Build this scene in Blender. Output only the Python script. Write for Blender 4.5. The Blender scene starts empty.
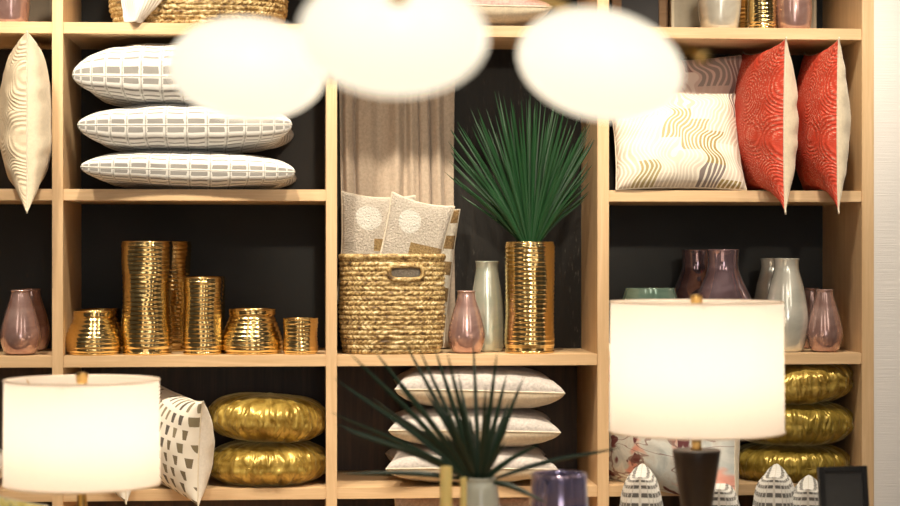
import bpy, math, random
import numpy as np
from math import sin, cos, pi, radians as R
from mathutils import Vector, Matrix, noise as MN

random.seed(7)
scene = bpy.context.scene
COL = scene.collection

# ------------------------------------------------------------------ camera geometry (metres; shelf front is the plane y = 0)
F = 1912.0
YAW = math.atan(138 / F)
DIST, EYE = 4.92, 1.45

def at(u, v, Y):
    """world point at distance Y (world y) that the photograph shows at pixel (u, v)"""
    xc, zc = (u - 450) / F, -(v - 253) / F
    dx, dy = xc * cos(YAW) + sin(YAW), cos(YAW) - xc * sin(YAW)
    t = (Y + DIST) / dy
    return Vector((t * dx, Y, EYE + t * zc))

def px(u, Y):
    xc = (u - 450) / F
    return (Y + DIST) / (cos(YAW) - xc * sin(YAW)) / F

# ------------------------------------------------------------------ object helpers
def thing(name, label, cat, loc=(0, 0, 0), rot=(0, 0, 0), group=None):
    o = bpy.data.objects.new(name, None)
    COL.objects.link(o)
    o.empty_display_size = .05
    o.location, o.rotation_euler = loc, rot
    o['label'], o['category'] = label, cat
    if group: o['group'] = group
    return o

def mesh(name, verts, faces, mat, parent=None, smooth=True, uvs=None, label=None):
    me = bpy.data.meshes.new(name)
    me.from_pydata([tuple(v) for v in verts], [], faces)
    if uvs is not None:
        lay = me.uv_layers.new(name='UVMap')
        for p in me.polygons:
            for li in p.loop_indices:
                lay.data[li].uv = uvs[me.loops[li].vertex_index]
    if smooth:
        me.polygons.foreach_set('use_smooth', [True] * len(me.polygons))
    me.materials.append(mat)
    me.update()
    o = bpy.data.objects.new(name, me)
    COL.objects.link(o)
    if parent: o.parent = parent
    if label: o['label'] = label
    return o

def structure(o, label=None):
    o['kind'] = 'structure'
    return o

def copy_tree(o, parent=None):
    c = o.copy()
    COL.objects.link(c)
    if parent: c.parent = parent
    for ch in [x for x in COL.objects if x.parent == o]:
        copy_tree(ch, c)
    return c

def again(src, label, loc, rot=None, scale=None):
    c = copy_tree(src)
    c.location = loc
    if rot is not None: c.rotation_euler = rot
    if scale: c.scale = scale
    c['label'] = label
    return c

def box(x0, x1, y0, y1, z0, z1, b=0.0):
    if b <= 0:
        v = [(x, y, z) for x in (x0, x1) for y in (y0, y1) for z in (z0, z1)]
        f = [(0, 1, 3, 2), (4, 6, 7, 5), (0, 4, 5, 1), (2, 3, 7, 6), (0, 2, 6, 4), (1, 5, 7, 3)]
        return v, f
    import bmesh
    bm = bmesh.new()
    v, f = box(x0, x1, y0, y1, z0, z1)
    vs = [bm.verts.new(p) for p in v]
    for q in f: bm.faces.new([vs[i] for i in q])
    bmesh.ops.recalc_face_normals(bm, faces=bm.faces)
    bmesh.ops.bevel(bm, geom=bm.edges[:], offset=b, segments=2, affect='EDGES')
    bm.verts.index_update()
    V = [tuple(q.co) for q in bm.verts]
    Fc = [[q.index for q in fc.verts] for fc in bm.faces]
    bm.free()
    return V, Fc

def join(*parts):
    V, Fc = [], []
    for v, f in parts:
        n = len(V)
        V += list(v); Fc += [tuple(i + n for i in q) for q in f]
    return V, Fc

def grid(fn, nu, nv, wrap=False):
    """fn(i/nu, j/nv) -> point; returns verts, faces, uvs"""
    V, U, Fc = [], [], []
    cols = nu if wrap else nu + 1
    for j in range(nv + 1):
        for i in range(cols):
            V.append(fn(i / nu, j / nv)); U.append((i / nu, j / nv))
    for j in range(nv):
        for i in range(nu):
            a = j * cols + i; b = j * cols + (i + 1) % cols
            Fc.append((a, b, b + cols, a + cols))
    return V, Fc, U

def tube(path, r, seg=8, closed=False, caps=True):
    """tube around a list of points; r a number or a list"""
    P = [Vector(p) for p in path]
    n = len(P)
    rr = r if isinstance(r, (list, tuple)) else [r] * n
    V, Fc = [], []
    up = None
    for i in range(n):
        a = P[(i - 1) % n] if closed or i > 0 else P[i]
        b = P[(i + 1) % n] if closed or i < n - 1 else P[i]
        t = (b - a).normalized()
        if up is None:
            up = Vector((0, 0, 1)) if abs(t.z) < .9 else Vector((1, 0, 0))
        s = t.cross(up).normalized()
        up = s.cross(t).normalized()
        for k in range(seg):
            q = 2 * pi * k / seg
            V.append(P[i] + (s * cos(q) + up * sin(q)) * rr[i])
    m = n if closed else n - 1
    for i in range(m):
        for k in range(seg):
            a = i * seg + k; b = i * seg + (k + 1) % seg
            c = ((i + 1) % n) * seg + (k + 1) % seg; d = ((i + 1) % n) * seg + k
            Fc.append((a, b, c, d))
    if caps and not closed:
        Fc.append(tuple(range(seg - 1, -1, -1)))
        Fc.append(tuple(range((n - 1) * seg, n * seg)))
    return V, Fc

def spline(pts, n):
    """Catmull-Rom through (r, z) points"""
    out = []
    m = len(pts) - 1
    for k in range(n + 1):
        t = k / n * m
        i = min(int(t), m - 1); f = t - i
        p0, p1, p2, p3 = pts[max(i - 1, 0)], pts[i], pts[i + 1], pts[min(i + 2, m)]
        out.append(tuple(.5 * (2 * b + (c - a) * f + (2 * a - 5 * b + 4 * c - d) * f * f + (3 * b - a - 3 * c + d) * f ** 3)
                         for a, b, c, d in zip(p0, p1, p2, p3)))
    return out

def lathe(prof, seg=48, mod=None, close_start=True, close_end=False):
    V, Fc = [], []
    n = len(prof)
    for j, (r, z) in enumerate(prof):
        for i in range(seg):
            th = 2 * pi * i / seg
            q = r * (mod(th, z, j) if mod else 1)
            V.append((q * cos(th), q * sin(th), z))
    for j in range(n - 1):
        for i in range(seg):
            a = j * seg + i; b = j * seg + (i + 1) % seg
            Fc.append((a, b, b + seg, a + seg))
    if close_start: Fc.append(tuple(range(seg - 1, -1, -1)))
    if close_end: Fc.append(tuple(range((n - 1) * seg, n * seg)))
    return V, Fc

def shell(outer, t=.004, floor=.008):
    """outer profile from base to lip -> closed vessel profile with an inside"""
    inner = [(max(r - t, .002), z) for r, z in reversed(outer) if z > floor]
    return list(outer) + [(outer[-1][0] - t * .5, outer[-1][1] + t * .4)] + inner + [(max(inner[-1][0] * .5, .001), floor)]

# ------------------------------------------------------------------ materials
class NT:
    def __init__(s, name):
        s.m = bpy.data.materials.new(name); s.m.use_nodes = True
        s.t = s.m.node_tree; s.b = s.t.nodes['Principled BSDF']
        s.out = s.t.nodes['Material Output']
    def n(s, typ, **kw):
        o = s.t.nodes.new(typ)
        for k, v in kw.items():
            if k in o.inputs.keys(): s.set(o.inputs[k], v)
            else: setattr(o, k, v)
        return o
    def set(s, sock, v):
        if hasattr(v, 'is_output') or isinstance(v, bpy.types.NodeSocket): s.t.links.new(v, sock)
        else:
            if hasattr(sock.default_value, '__len__') and not hasattr(v, '__len__'): v = (v, v, v)
            if hasattr(sock.default_value, '__len__') and len(sock.default_value) == 4 and len(v) == 3: v = (*v, 1)
            sock.default_value = v
    def math(s, op, a, b=0.0, c=0.0):
        o = s.t.nodes.new('ShaderNodeMath'); o.operation = op
        for i, v in enumerate((a, b, c)): s.set(o.inputs[i], v)
        return o.outputs[0]
    def mix(s, f, a, b):
        o = s.t.nodes.new('ShaderNodeMix'); o.data_type = 'RGBA'
        s.set(o.inputs['Factor'], f); s.set(o.inputs[6], a); s.set(o.inputs[7], b)
        return o.outputs[2]
    def coord(s, kind='Object', scale=(1, 1, 1), rot=(0, 0, 0)):
        c = s.t.nodes.new('ShaderNodeTexCoord')
        m = s.t.nodes.new('ShaderNodeMapping')
        s.t.links.new(c.outputs[kind], m.inputs[0]); m.inputs['Scale'].default_value = scale; m.inputs['Rotation'].default_value = rot
        return m.outputs[0]
    def noise(s, vec, scale, detail=3, rough=.5, dist=0.0):
        o = s.n('ShaderNodeTexNoise'); s.set(o.inputs['Vector'], vec)
        o.inputs['Scale'].default_value = scale; o.inputs['Detail'].default_value = detail
        o.inputs['Roughness'].default_value = rough; o.inputs['Distortion'].default_value = dist
        return o.outputs['Fac']
    def ramp(s, fac, stops, const=False):
        o = s.n('ShaderNodeValToRGB'); s.set(o.inputs[0], fac)
        cr = o.color_ramp
        if const: cr.interpolation = 'CONSTANT'
        while len(cr.elements) < len(stops): cr.elements.new(.5)
        for e, (p, c) in zip(cr.elements, stops): e.position = p; e.color = (*c, 1)
        return o.outputs[0]
    def step(s, v, lo, hi): # smooth 0..1
        o = s.n('ShaderNodeMapRange'); o.interpolation_type = 'SMOOTHSTEP'
        s.set(o.inputs[0], v); o.inputs[1].default_value = lo; o.inputs[2].default_value = hi
        return o.outputs[0]
    def xyz(s, vec):
        o = s.n('ShaderNodeSeparateXYZ'); s.set(o.inputs[0], vec); return o.outputs
    def vec(s, x, y, z=0.0):
        o = s.n('ShaderNodeCombineXYZ')
        for i, v in enumerate((x, y, z)): s.set(o.inputs[i], v)
        return o.outputs[0]
    def bump(s, h, strength=.3, dist=.002):
        o = s.n('ShaderNodeBump'); s.set(o.inputs['Height'], h)
        o.inputs['Strength'].default_value = strength; o.inputs['Distance'].default_value = dist
        s.t.links.new(o.outputs[0], s.b.inputs['Normal'])
    def p(s, **kw):
        for k, v in kw.items(): s.set(s.b.inputs[k.replace('_', ' ')], v)
        return s
    def inside(s, v, lo, hi):
        return s.math('MULTIPLY', s.math('GREATER_THAN', v, lo), s.math('LESS_THAN', v, hi))

def plain(name, c, rough=.5, metal=0.0, nz=0.0, scale=30, **kw):
    m = NT(name); m.p(Roughness=rough, Metallic=metal, **kw)
    if nz:
        f = m.noise(m.coord(), scale, 4)
        m.p(Base_Color=m.mix(f, [max(0, q * (1 - nz)) for q in c], [min(1, q * (1 + nz)) for q in c]))
    else: m.p(Base_Color=c)
    return m.m

def wood(name, axis, light=(.72, .51, .305), dark=(.59, .395, .215)):
    m = NT(name)
    sc = {'x': (1.2, 26, 26), 'z': (26, 26, 1.2), 'y': (26, 1.2, 26)}[axis]
    c = m.coord('Object', sc)
    a = m.noise(c, 2.2, 5, .6, .6)
    b = m.noise(c, 9, 3, .6)
    g = m.math('ADD', m.math('MULTIPLY', a, .7), m.math('MULTIPLY', b, .3))
    m.p(Base_Color=m.ramp(g, [(.32, dark), (.5, [(p + q) / 2 for p, q in zip(light, dark)]), (.62, light)]), Roughness=.5)
    m.bump(g, .15, .001)
    return m.m

OAK_X, OAK_Z = wood('oak_grain_across', 'x'), wood('oak_grain_upright', 'z')
WALNUT = wood('brown_board', 'z', (.085, .046, .023), (.04, .022, .011))
BLACKBOARD = plain('charcoal_board', (.012, .0125, .012), .6, 0, .25, 12)
UMBER = plain('umber_board', (.018, .013, .009), .6, 0, .3, 10)

def timber():
    m = NT('black_flaking_timber')
    c = m.coord('Object', (14, 14, 1.6))
    a = m.noise(c, 3, 6, .7, .4)
    c2 = m.coord('Object', (60, 60, 9))
    b = m.noise(c2, 3, 4, .7)
    big = m.noise(m.coord('Object', (5, 5, 2)), 2, 2)
    fl = m.math('MULTIPLY', m.step(b, .56, .68), m.step(big, .48, .62))
    base = m.ramp(a, [(.3, (.005, .004, .0035)), (.6, (.009, .007, .0055)), (.75, (.017, .013, .010))])
    m.p(Base_Color=m.mix(fl, base, (.10, .085, .07)), Roughness=.75)
    m.bump(a, .5, .006)
    return m.m
TIMBER = timber()

def wallpaper():
    m = NT('white_ribbed_wallpaper')
    c = m.coord('Object', (3, 3, 110))
    a = m.noise(c, 2.5, 4, .6)
    m.p(Base_Color=m.mix(a, (.76, .745, .75), (.86, .845, .85)), Roughness=.8)
    m.bump(a, .35, .003)
    return m.m

def gold():
    m = NT('gold_lustre_glaze')
    f = m.noise(m.coord(), 14, 3)
    m.p(Base_Color=m.mix(f, (.66, .44, .15), (.90, .72, .38)), Metallic=1.0, Roughness=m.math('ADD', m.math('MULTIPLY', f, .12), .1))
    return m.m
GOLD = gold()
BRASS = plain('brushed_brass', (.72, .47, .17), .28, 1.0, .1, 40)

def lustre(name, c1, c2, metal=.45, rough=.16, film=0.0, trans=0.0):
    m = NT(name)
    f = m.noise(m.coord('Object', (4, 4, 9)), 2.2, 3, .55, .8)
    m.p(Base_Color=m.mix(m.step(f, .3, .7), c1, c2), Metallic=metal, Roughness=rough, Coat_Weight=.9, Coat_Roughness=.05)
    if film: m.p(Thin_Film_Thickness=film, Thin_Film_IOR=1.5)
    if trans: m.p(Transmission_Weight=trans)
    return m.m
MAUVE = lustre('mauve_lustre_glass', (.38, .22, .20), (.56, .38, .35), .62, .2)
PLUM = lustre('plum_clear_glass', (.20, .12, .14), (.40, .28, .33), .75, .07, 0, .0)
PEARL = lustre('pearl_lustre_glass', (.60, .61, .55), (.76, .74, .68), .4, .17, 420)
SAGE = lustre('sage_lustre_glass', (.42, .46, .38), (.54, .54, .46), .5, .2, 400)
MINT = lustre('mint_glass', (.14, .23, .18), (.24, .34, .28), .5, .12)
VIOLET = lustre('violet_iridescent_glass', (.22, .22, .45), (.38, .28, .38), .7, .12, 380)
SILVER = lustre('silver_cream_lustre', (.58, .54, .46), (.74, .71, .63), .4, .2)
STONE = lustre('grey_green_ceramic', (.42, .43, .37), (.52, .53, .46), .0, .35)

def weave(m, h2=None, amp=.35, sc=900):
    u = m.xyz(m.coord('Object'))
    c = m.coord('Object')
    a = m.noise(c, sc * .5, 2)
    b = m.noise(c, 55, 3)
    h = m.math('ADD', m.math('MULTIPLY', a, .6), m.math('MULTIPLY', b, .8))
    if h2 is not None: h = m.math('ADD', h, h2)
    m.bump(h, amp, .003)

def fabric(name, c, var=.12, rough=.85, sc=900, sheen=.2):
    m = NT(name)
    f = m.step(m.noise(m.coord('Object', (1, 1, 1)), 120, 3, .75), .3, .7)
    m.p(Base_Color=m.mix(f, [q * (1 - var) for q in c], [min(1, q * (1 + var)) for q in c]), Roughness=rough, Sheen_Weight=sheen)
    weave(m, None, .3, sc)
    return m.m
LINEN_TOP = fabric('grey_pink_linen', (.46, .42, .40), .2)
LINEN_BASE = fabric('cream_linen', (.58, .49, .365), .1)
CREAM = fabric('cream_cotton', (.72, .62, .47), .06)
WHITE = fabric('white_cotton', (.80, .76, .70), .06)
PINK = fabric('dusty_pink_linen', (.62, .36, .33), .25)
LILAC = fabric('lilac_white_linen', (.62, .55, .57), .2)
CURTAIN = fabric('beige_linen_drape', (.48, .385, .30), .12)
PIPE = fabric('cream_piping', (.70, .62, .50), .05)
GREYPIPE = fabric('grey_piping', (.62, .59, .54), .05)

def uvw(m):
    return m.xyz(m.coord('UV'))

def blocks(name, nx, ny, g0, g1, b1=.38):
    m = NT(name)
    x, y, _ = uvw(m)
    fx = m.math('FRACT', m.math('MULTIPLY', x, nx)); yy = m.math('MULTIPLY', y, ny)
    fy = m.math('FRACT', yy)
    jit = m.noise(m.coord('UV', (60, 60, 1)), 1.5, 2)
    fx2 = m.math('ADD', fx, m.math('MULTIPLY', m.math('SUBTRACT', jit, .5), .16))
    bar = m.math('MULTIPLY', m.inside(fx2, .12, .90), m.inside(fy, .08, b1))
    pale = m.math('MULTIPLY', m.inside(fx2, .12, .90), m.inside(fy, b1 + .06, .96))
    line = m.math('MULTIPLY', m.math('LESS_THAN', fx2, .07), m.inside(fy, .02, .9))
    var = m.noise(m.coord('UV', (5, 9, 1)), 1.6, 2)
    grey = m.mix(var, g0, g1)
    col = m.mix(bar, (.66, .65, .63), grey)
    col = m.mix(pale, col, (.76, .75, .73))
    col = m.mix(line, col, (.38, .37, .355))
    m.p(Base_Color=col, Roughness=.8, Sheen_Weight=.15)
    weave(m, m.math('MULTIPLY', m.math('ADD', bar, pale), .8), .3)
    return m.m
BLOCKS = blocks('white_grey_block_weave', 16.0, 15.0, (.16, .155, .15), (.36, .35, .335))
CHECKS = blocks('white_dark_grey_check_weave', 14.0, 17.0, (.05, .047, .044), (.17, .165, .16), .54)

def waves(name, base, cols, k=26):
    m = NT(name)
    x, y, _ = uvw(m)
    n1 = m.noise(m.coord('UV', (2.2, 2.2, 1)), 1.3, 1)
    xw = m.math('ADD', x, m.math('MULTIPLY', m.math('SINE', m.math('ADD', m.math('MULTIPLY', y, 10.0), m.math('MULTIPLY', n1, 8.0))), .045))
    xw = m.math('ADD', xw, m.math('ADD', m.math('MULTIPLY', n1, .16), m.math('MULTIPLY', y, -.22)))
    kx = m.math('MULTIPLY', xw, k)
    s = m.math('FRACT', kx)
    col_i = m.math('FLOOR', m.math('DIVIDE', kx, 5.0))
    line = m.math('LESS_THAN', s, .62)
    cell = m.vec(col_i, m.math('FLOOR', m.math('ADD', m.math('MULTIPLY', y, 3.0), m.math('MULTIPLY', col_i, .37))))
    w = m.n('ShaderNodeTexWhiteNoise'); w.noise_dimensions = '2D'; m.set(w.inputs['Vector'], cell)
    band = m.ramp(w.outputs['Value'], cols, True)
    m.p(Base_Color=m.mix(line, base, band), Roughness=.55, Sheen_Weight=.2)
    weave(m, m.math('MULTIPLY', line, .8), .35)
    return m.m
WAVE_CREAM = waves('cream_wave_print', (.80, .75, .66), [(0, (.56, .49, .41)), (.30, (.30, .22, .07)), (.42, (.64, .57, .49)), (.66, (.22, .18, .17)), (.78, (.55, .46, .37)), (.92, (.36, .29, .13))], 30)
WAVE_TAUPE = waves('mauve_brown_wave_print', (.60, .47, .42), [(0, (.76, .66, .60)), (.3, (.26, .16, .15)), (.5, (.72, .62, .56)), (.7, (.30, .25, .23)), (.85, (.58, .44, .38))], 20)

def ringed(name, c, fleck, amount):
    m = NT(name)
    x, y, _ = uvw(m)
    vo = m.n('ShaderNodeTexVoronoi'); m.set(vo.inputs['Vector'], m.coord('UV', (1.0, 1.0, 1)))
    vo.inputs['Scale'].default_value = 3.1; vo.inputs['Randomness'].default_value = .45
    d = vo.outputs['Distance']
    jig = m.noise(m.coord('UV', (6, 6, 1)), 2, 3)
    ring = m.math('SINE', m.math('ADD', m.math('MULTIPLY', d, 105.0), m.math('MULTIPLY', jig, 6.0)))
    fine = m.noise(m.coord('UV', (42, 60, 1)), 1.5, 3, .7)
    big = m.noise(m.coord('UV', (3, 4, 1)), 1.5, 2)
    mask = m.math('MULTIPLY', m.step(m.math('ADD', fine, m.math('MULTIPLY', ring, .035)), .53, .62), m.step(big, .30 , .58))
    col = m.mix(m.math('MULTIPLY', mask, amount), m.mix(m.step(ring, -1, 1), [q * .90 for q in c], c), fleck)
    m.p(Base_Color=col, Roughness=.7)
    weave(m, m.math('MULTIPLY', ring, .7), .36)
    return m.m
RED = ringed('red_quilted_velvet', (.60, .050, .020), (.85, .56, .44), .6)
QUILT = ringed('beige_quilted_cotton', (.70, .58, .42), (.78, .68, .52), .4)

def shards():
    m = NT('cream_taupe_shard_print')
    x, y, _ = uvw(m)
    X = m.math('ADD', m.math('MULTIPLY', x, 12.0), m.math('MULTIPLY', y, 2.0)); Y = m.math('ADD', m.math('MULTIPLY', y, 7.5), m.math('MULTIPLY', x, 1.5))
    Xs = m.math('ADD', X, m.math('MULTIPLY', m.math('FLOOR', Y), .43))
    fx, fy = m.math('FRACT', Xs), m.math('FRACT', Y)
    w = m.n('ShaderNodeTexWhiteNoise'); w.noise_dimensions = '2D'
    m.set(w.inputs['Vector'], m.vec(m.math('FLOOR', Xs), m.math('FLOOR', Y)))
    r = w.outputs['Value']
    wide = m.math('ADD', m.math('MULTIPLY', fy, .30), .28)
    quad = m.math('MULTIPLY', m.inside(fy, .12, .82), m.math('MULTIPLY', m.math('GREATER_THAN', fx, .14), m.math('LESS_THAN', fx, m.math('ADD', wide, m.math('MULTIPLY', r, .22)))))
    col = m.ramp(r, [(0, (.16, .125, .075)), (.4, (.24, .20, .13)), (.62, (.10, .085, .07)), (.8, (.20, .165, .10))], True)
    m.p(Base_Color=m.mix(quad, (.78, .73, .65), col), Roughness=.75)
    weave(m, m.math('MULTIPLY', quad, -.6), .3)
    return m.m
SHARDS = shards()

def floral():
    m = NT('painted_blossom_print')
    c = m.coord('UV', (1, 1, 1))
    wash = m.noise(c, 5, 5, .65, .6)
    base = m.ramp(wash, [(.3, (.50, .56, .57)), (.5, (.80, .82, .80)), (.68, (.66, .60, .54))])
    b1 = m.noise(m.coord('UV', (1, 1, 1), (0, 0, 1)), 3.6, 3, .55, .3)
    pink = m.mix(m.noise(c, 22, 3), (.80, .28, .22), (.86, .56, .46))
    col = m.mix(m.step(b1, .52, .60), base, pink)
    b2 = m.noise(m.coord('UV', (1.2, 1, 1), (0, 0, 2)), 5.5, 2, .5, .3)
    col = m.mix(m.step(b2, .60, .64), col, (.17, .05, .06))
    b3 = m.noise(m.coord('UV', (1, 2.4, 1), (0, 0, .5)), 2.6, 2, .5, .6)
    br = m.math('LESS_THAN', m.math('ABSOLUTE', m.math('SUBTRACT', b3, .5)), .012)
    col = m.mix(m.math('MULTIPLY', br, .7), col, (.24, .12, .11))
    m.p(Base_Color=col, Roughness=.75)
    weave(m, None, .3)
    return m.m
FLORAL = floral()

def fluffy():
    m = NT('tufted_cream_wool')
    x, y, _ = uvw(m)
    cd = m.math('SQRT', m.math('ADD', m.math('POWER', m.math('MULTIPLY', m.math('SUBTRACT', x, .36), .62), 2.0), m.math('POWER', m.math('SUBTRACT', y, .785), 2.0)))
    wob = m.noise(m.coord('UV', (30, 30, 1)), 1.5, 3)
    cd = m.math('ADD', cd, m.math('MULTIPLY', wob, .02))
    disc = m.math('LESS_THAN', cd, .126)
    bar = m.math('MULTIPLY', m.inside(x, .45, 1.0), m.inside(y, .47, .59))
    fl = m.step(m.noise(m.coord('UV', (20, 32, 1)), 1.5, 3, .7), .28, .72)
    col = m.mix(fl, (.54, .46, .37), (.82, .74, .65))
    col = m.mix(disc, col, m.mix(fl, (.88, .85, .78), (.92, .89, .82)))
    col = m.mix(bar, col, m.mix(fl, (.27, .15, .035), (.50, .32, .10)))
    m.p(Base_Color=col, Roughness=.95, Sheen_Weight=.3)
    m.bump(m.math('ADD', fl, m.math('MULTIPLY', disc, .5)), .9, .008)
    return m.m
FLUFFY = fluffy()

def stripes():
    m = NT('brown_white_tufted_stripe')
    x, y, _ = uvw(m)
    fl = m.step(m.noise(m.coord('UV', (20, 40, 1)), 1.5, 3, .7), .28, .72)
    s = m.math('FRACT', m.math('MULTIPLY', m.math('SUBTRACT', 1.0, y), 5.2))
    brown = m.mix(fl, (.14, .075, .025), (.38, .25, .11))
    m.p(Base_Color=m.mix(m.math('LESS_THAN', s, .52), m.mix(fl, (.66, .60, .50), (.80, .75, .66)), brown), Roughness=.95)
    m.bump(fl, .7, .006)
    return m.m
STRIPES = stripes()

def velvet(name, c1, c2):
    m = NT(name)
    f = m.noise(m.coord('Object', (1, 1, 1)), 26, 4, .6, .8)
    m.p(Base_Color=m.mix(m.step(f, .3, .7), c1, c2), Metallic=.45, Roughness=.30, Sheen_Weight=1.0, Sheen_Roughness=.25,
        Sheen_Tint=(1.0, .85, .40))
    m.bump(f, .12, .006)
    return m.m
VELVET = velvet('old_gold_velvet', (.22, .13, .016), (.56, .40, .095))
VELVET_DEEP = velvet('olive_gold_velvet', (.22, .15, .022), (.38, .27, .05))

def wicker():
    m = NT('plaited_seagrass')
    f = m.noise(m.coord('Object', (1, 1, 1)), 95, 3, .7)
    g = m.noise(m.coord('Object', (1, 1, 3)), 22, 3, .7)
    h = m.math('ADD', m.math('MULTIPLY', f, .6), m.math('MULTIPLY', g, .4))
    m.p(Base_Color=m.ramp(h, [(.38, (.07, .035, .012)), (.46, (.28, .17, .055)), (.54, (.50, .36, .15)), (.62, (.78, .64, .40))]), Roughness=.6)
    m.bump(f, .4, .002)
    return m.m
WICKER = wicker()

def leafy(name, a, b):
    m = NT(name)
    f = m.noise(m.coord('Object', (30, 30, 4)), 1.5, 3)
    m.p(Base_Color=m.mix(f, a, b), Roughness=.42)
    return m.m
LEAF = leafy('deep_green_leaf', (.004, .028, .008), (.014, .075, .022))
LEAF_DARK = leafy('dark_green_leaf', (.008, .022, .011), (.016, .042, .022))

def shade_mat(name, c, tr):
    m = NT(name)
    d = m.n('ShaderNodeBsdfDiffuse'); t = m.n('ShaderNodeBsdfTranslucent'); x = m.n('ShaderNodeMixShader')
    f = m.noise(m.coord('Object', (1, 1, 1)), 160, 2)
    col = m.mix(f, [q * .96 for q in c], c)
    m.set(d.inputs[0], col); m.set(t.inputs[0], col); x.inputs[0].default_value = tr
    m.t.links.new(d.outputs[0], x.inputs[1]); m.t.links.new(t.outputs[0], x.inputs[2]); m.t.links.new(x.outputs[0], m.out.inputs[0])
    return m.m
SHADE = shade_mat('ivory_shade_cloth', (.88, .80, .71), .6)

def glow(name, c, s):
    m = NT(name); m.p(Base_Color=(.9, .85, .75), Roughness=.25, Emission_Color=c, Emission_Strength=s)
    return m.m
OPAL = glow('lit_opal_glass', (1.0, .90, .70), 1.0)
BULB = glow('lit_bulb', (1.0, .85, .6), 3.0)
ESPRESSO = plain('espresso_wood', (.030, .019, .013), .38, 0, .3, 40)
BLACK = plain('black_lacquer', (.010, .010, .011), .4, 0, .2, 30)
SLATE = plain('slate_card', (.030, .031, .033), .6, 0, .15, 60)
CANDLE = plain('pale_yellow_wax', (.74, .56, .20), .5, 0, .06, 30, Subsurface_Weight=.1)

# ------------------------------------------------------------------ room
FLOOR = wood('oak_floor', 'x', (.30, .20, .12), (.22, .14, .08))
v, f = box(-4, 4, -7, .5, -.05, 0)
structure(mesh('floor', v, f, FLOOR, smooth=False))
WALLP = wallpaper()
v, f = box(1.4705, 4, .004, .5, 0, 3.2)
structure(mesh('wall_right', v, f, WALLP, smooth=False))
v, f = box(-4, 4, .5, .6, 0, 3.2)
structure(mesh('wall_back', v, f, WALLP, smooth=False))

# ------------------------------------------------------------------ shelving
UP = [(-1.355, -1.327), (-.6591, -.6315), (.0359, .0641), (.7388, .7689), (1.4376, 1.4697)]
Z0, Z1, Z2, Z3, Z4, ZT = 2.038, 1.613, 1.188, .8465, .50, 2.46
TH, DEEP = .0295, .40
unit = thing('shelving_unit', 'light oak shelving unit of open compartments with dark backs', 'shelving', (0, 0, 0))
for a, b in UP:
    v, f = box(a, b, 0, DEEP, 0, ZT + .03, .0012)
    mesh('upright', v, f, OAK_Z, unit, False)
for k in range(4):
    a, b = UP[k][1], UP[k + 1][0]
    for z in (ZT + .03, Z0, Z1, Z2, Z3, Z4, .1):
        if z == Z1 and k == 2: continue
        v, f = box(a, b, .004, DEEP, z - TH, z, .001)
        mesh('shelf', v, f, OAK_X, unit, False)
    spans = [(Z0, ZT, BLACKBOARD), (Z1, Z0 - TH, UMBER), (Z2, Z1 - TH, BLACKBOARD), (Z3, Z2 - TH, WALNUT), (Z4, Z3 - TH, WALNUT), (.1, Z4 - TH, WALNUT)]
    if k == 2: spans = [(Z0, ZT, BLACKBOARD), (Z2, Z0 - TH, TIMBER)] + spans[3:]
    for z0, z1, mt in spans:
        y0 = .30 if mt is TIMBER else DEEP - .012
        v, f = box(a, b, y0, DEEP, z0, z1)
        mesh('back_panel', v, f, mt, unit, False, label='black flaking timber back panel' if mt is TIMBER else None)
# deeper ledge below, where the loose cushions stand
v, f = box(UP[0][0], UP[4][1], -.36, -.001, .30, Z4, .003)
mesh('ledge', v, f, OAK_X, unit, False)
v, f = box(UP[0][0], UP[4][1], -.33, -.001, 0, .30)
mesh('plinth', v, f, OAK_X, unit, False)

# ------------------------------------------------------------------ cushions
def pillow_fn(W, H, T, side, p, bow, bpow, seed, wr, sag, bowb):
    def fn(a, b):
        s, t = 2 * a - 1, 2 * b - 1
        u, v = sin(pi / 2 * s), sin(pi / 2 * t)
        fu, fv = max(0, 1 - u * u), max(0, 1 - v * v)
        x = W / 2 * u * (1 - bow * fv ** bpow)
        y = H / 2 * v * (1 - (bow * fu ** bpow if v > 0 else bowb * (fu ** bpow if u > 0 or bowb == bow else 1.0)))
        h = (fu * fv) ** p
        q = Vector((x * 9 + seed * 3.1, y * 9 - seed, side * .7 + seed))
        w = MN.noise(q) * .10 + MN.noise(q * 2.6) * .05
        # gathers that run in from the seams
        edge = max(0, 1 - 3.2 * h) if h < .33 else 0
        rip = 0
        m = (fu * fv) ** .25
        rip += sin(x * 95 + 3 * MN.noise(q)) * (max(0, abs(v) - .55) ** 1.0) * fu
        rip += sin(y * 95 + 3 * MN.noise(q)) * (max(0, abs(u) - .55) ** 1.0) * fv
        z = side * (T / 2 * h * (1 + w) + wr * rip * m)
        z += sag * (x * x / (W * W / 4)) * T
        return (x, y, z)
    return fn

def pillow_outline(W, H, bow, bpow, sag, T, bowb, n=26):
    pts = []
    for k in range(4):
        for i in range(n):
            s = -1 + 2 * i / n
            c = sin(pi / 2 * s)
            u, v = [(c, -1), (1, c), (-c, 1), (-1, -c)][k]
            fu, fv = max(0, 1 - u * u), max(0, 1 - v * v)
            x = W / 2 * u * (1 - bow * fv ** bpow); y = H / 2 * v * (1 - (bow * fu ** bpow if v > 0 else bowb * (fu ** bpow if u > 0 or bowb == bow else 1.0)))
            pts.append((x, y, sag * (x * x / (W * W / 4)) * T))
    return pts

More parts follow.
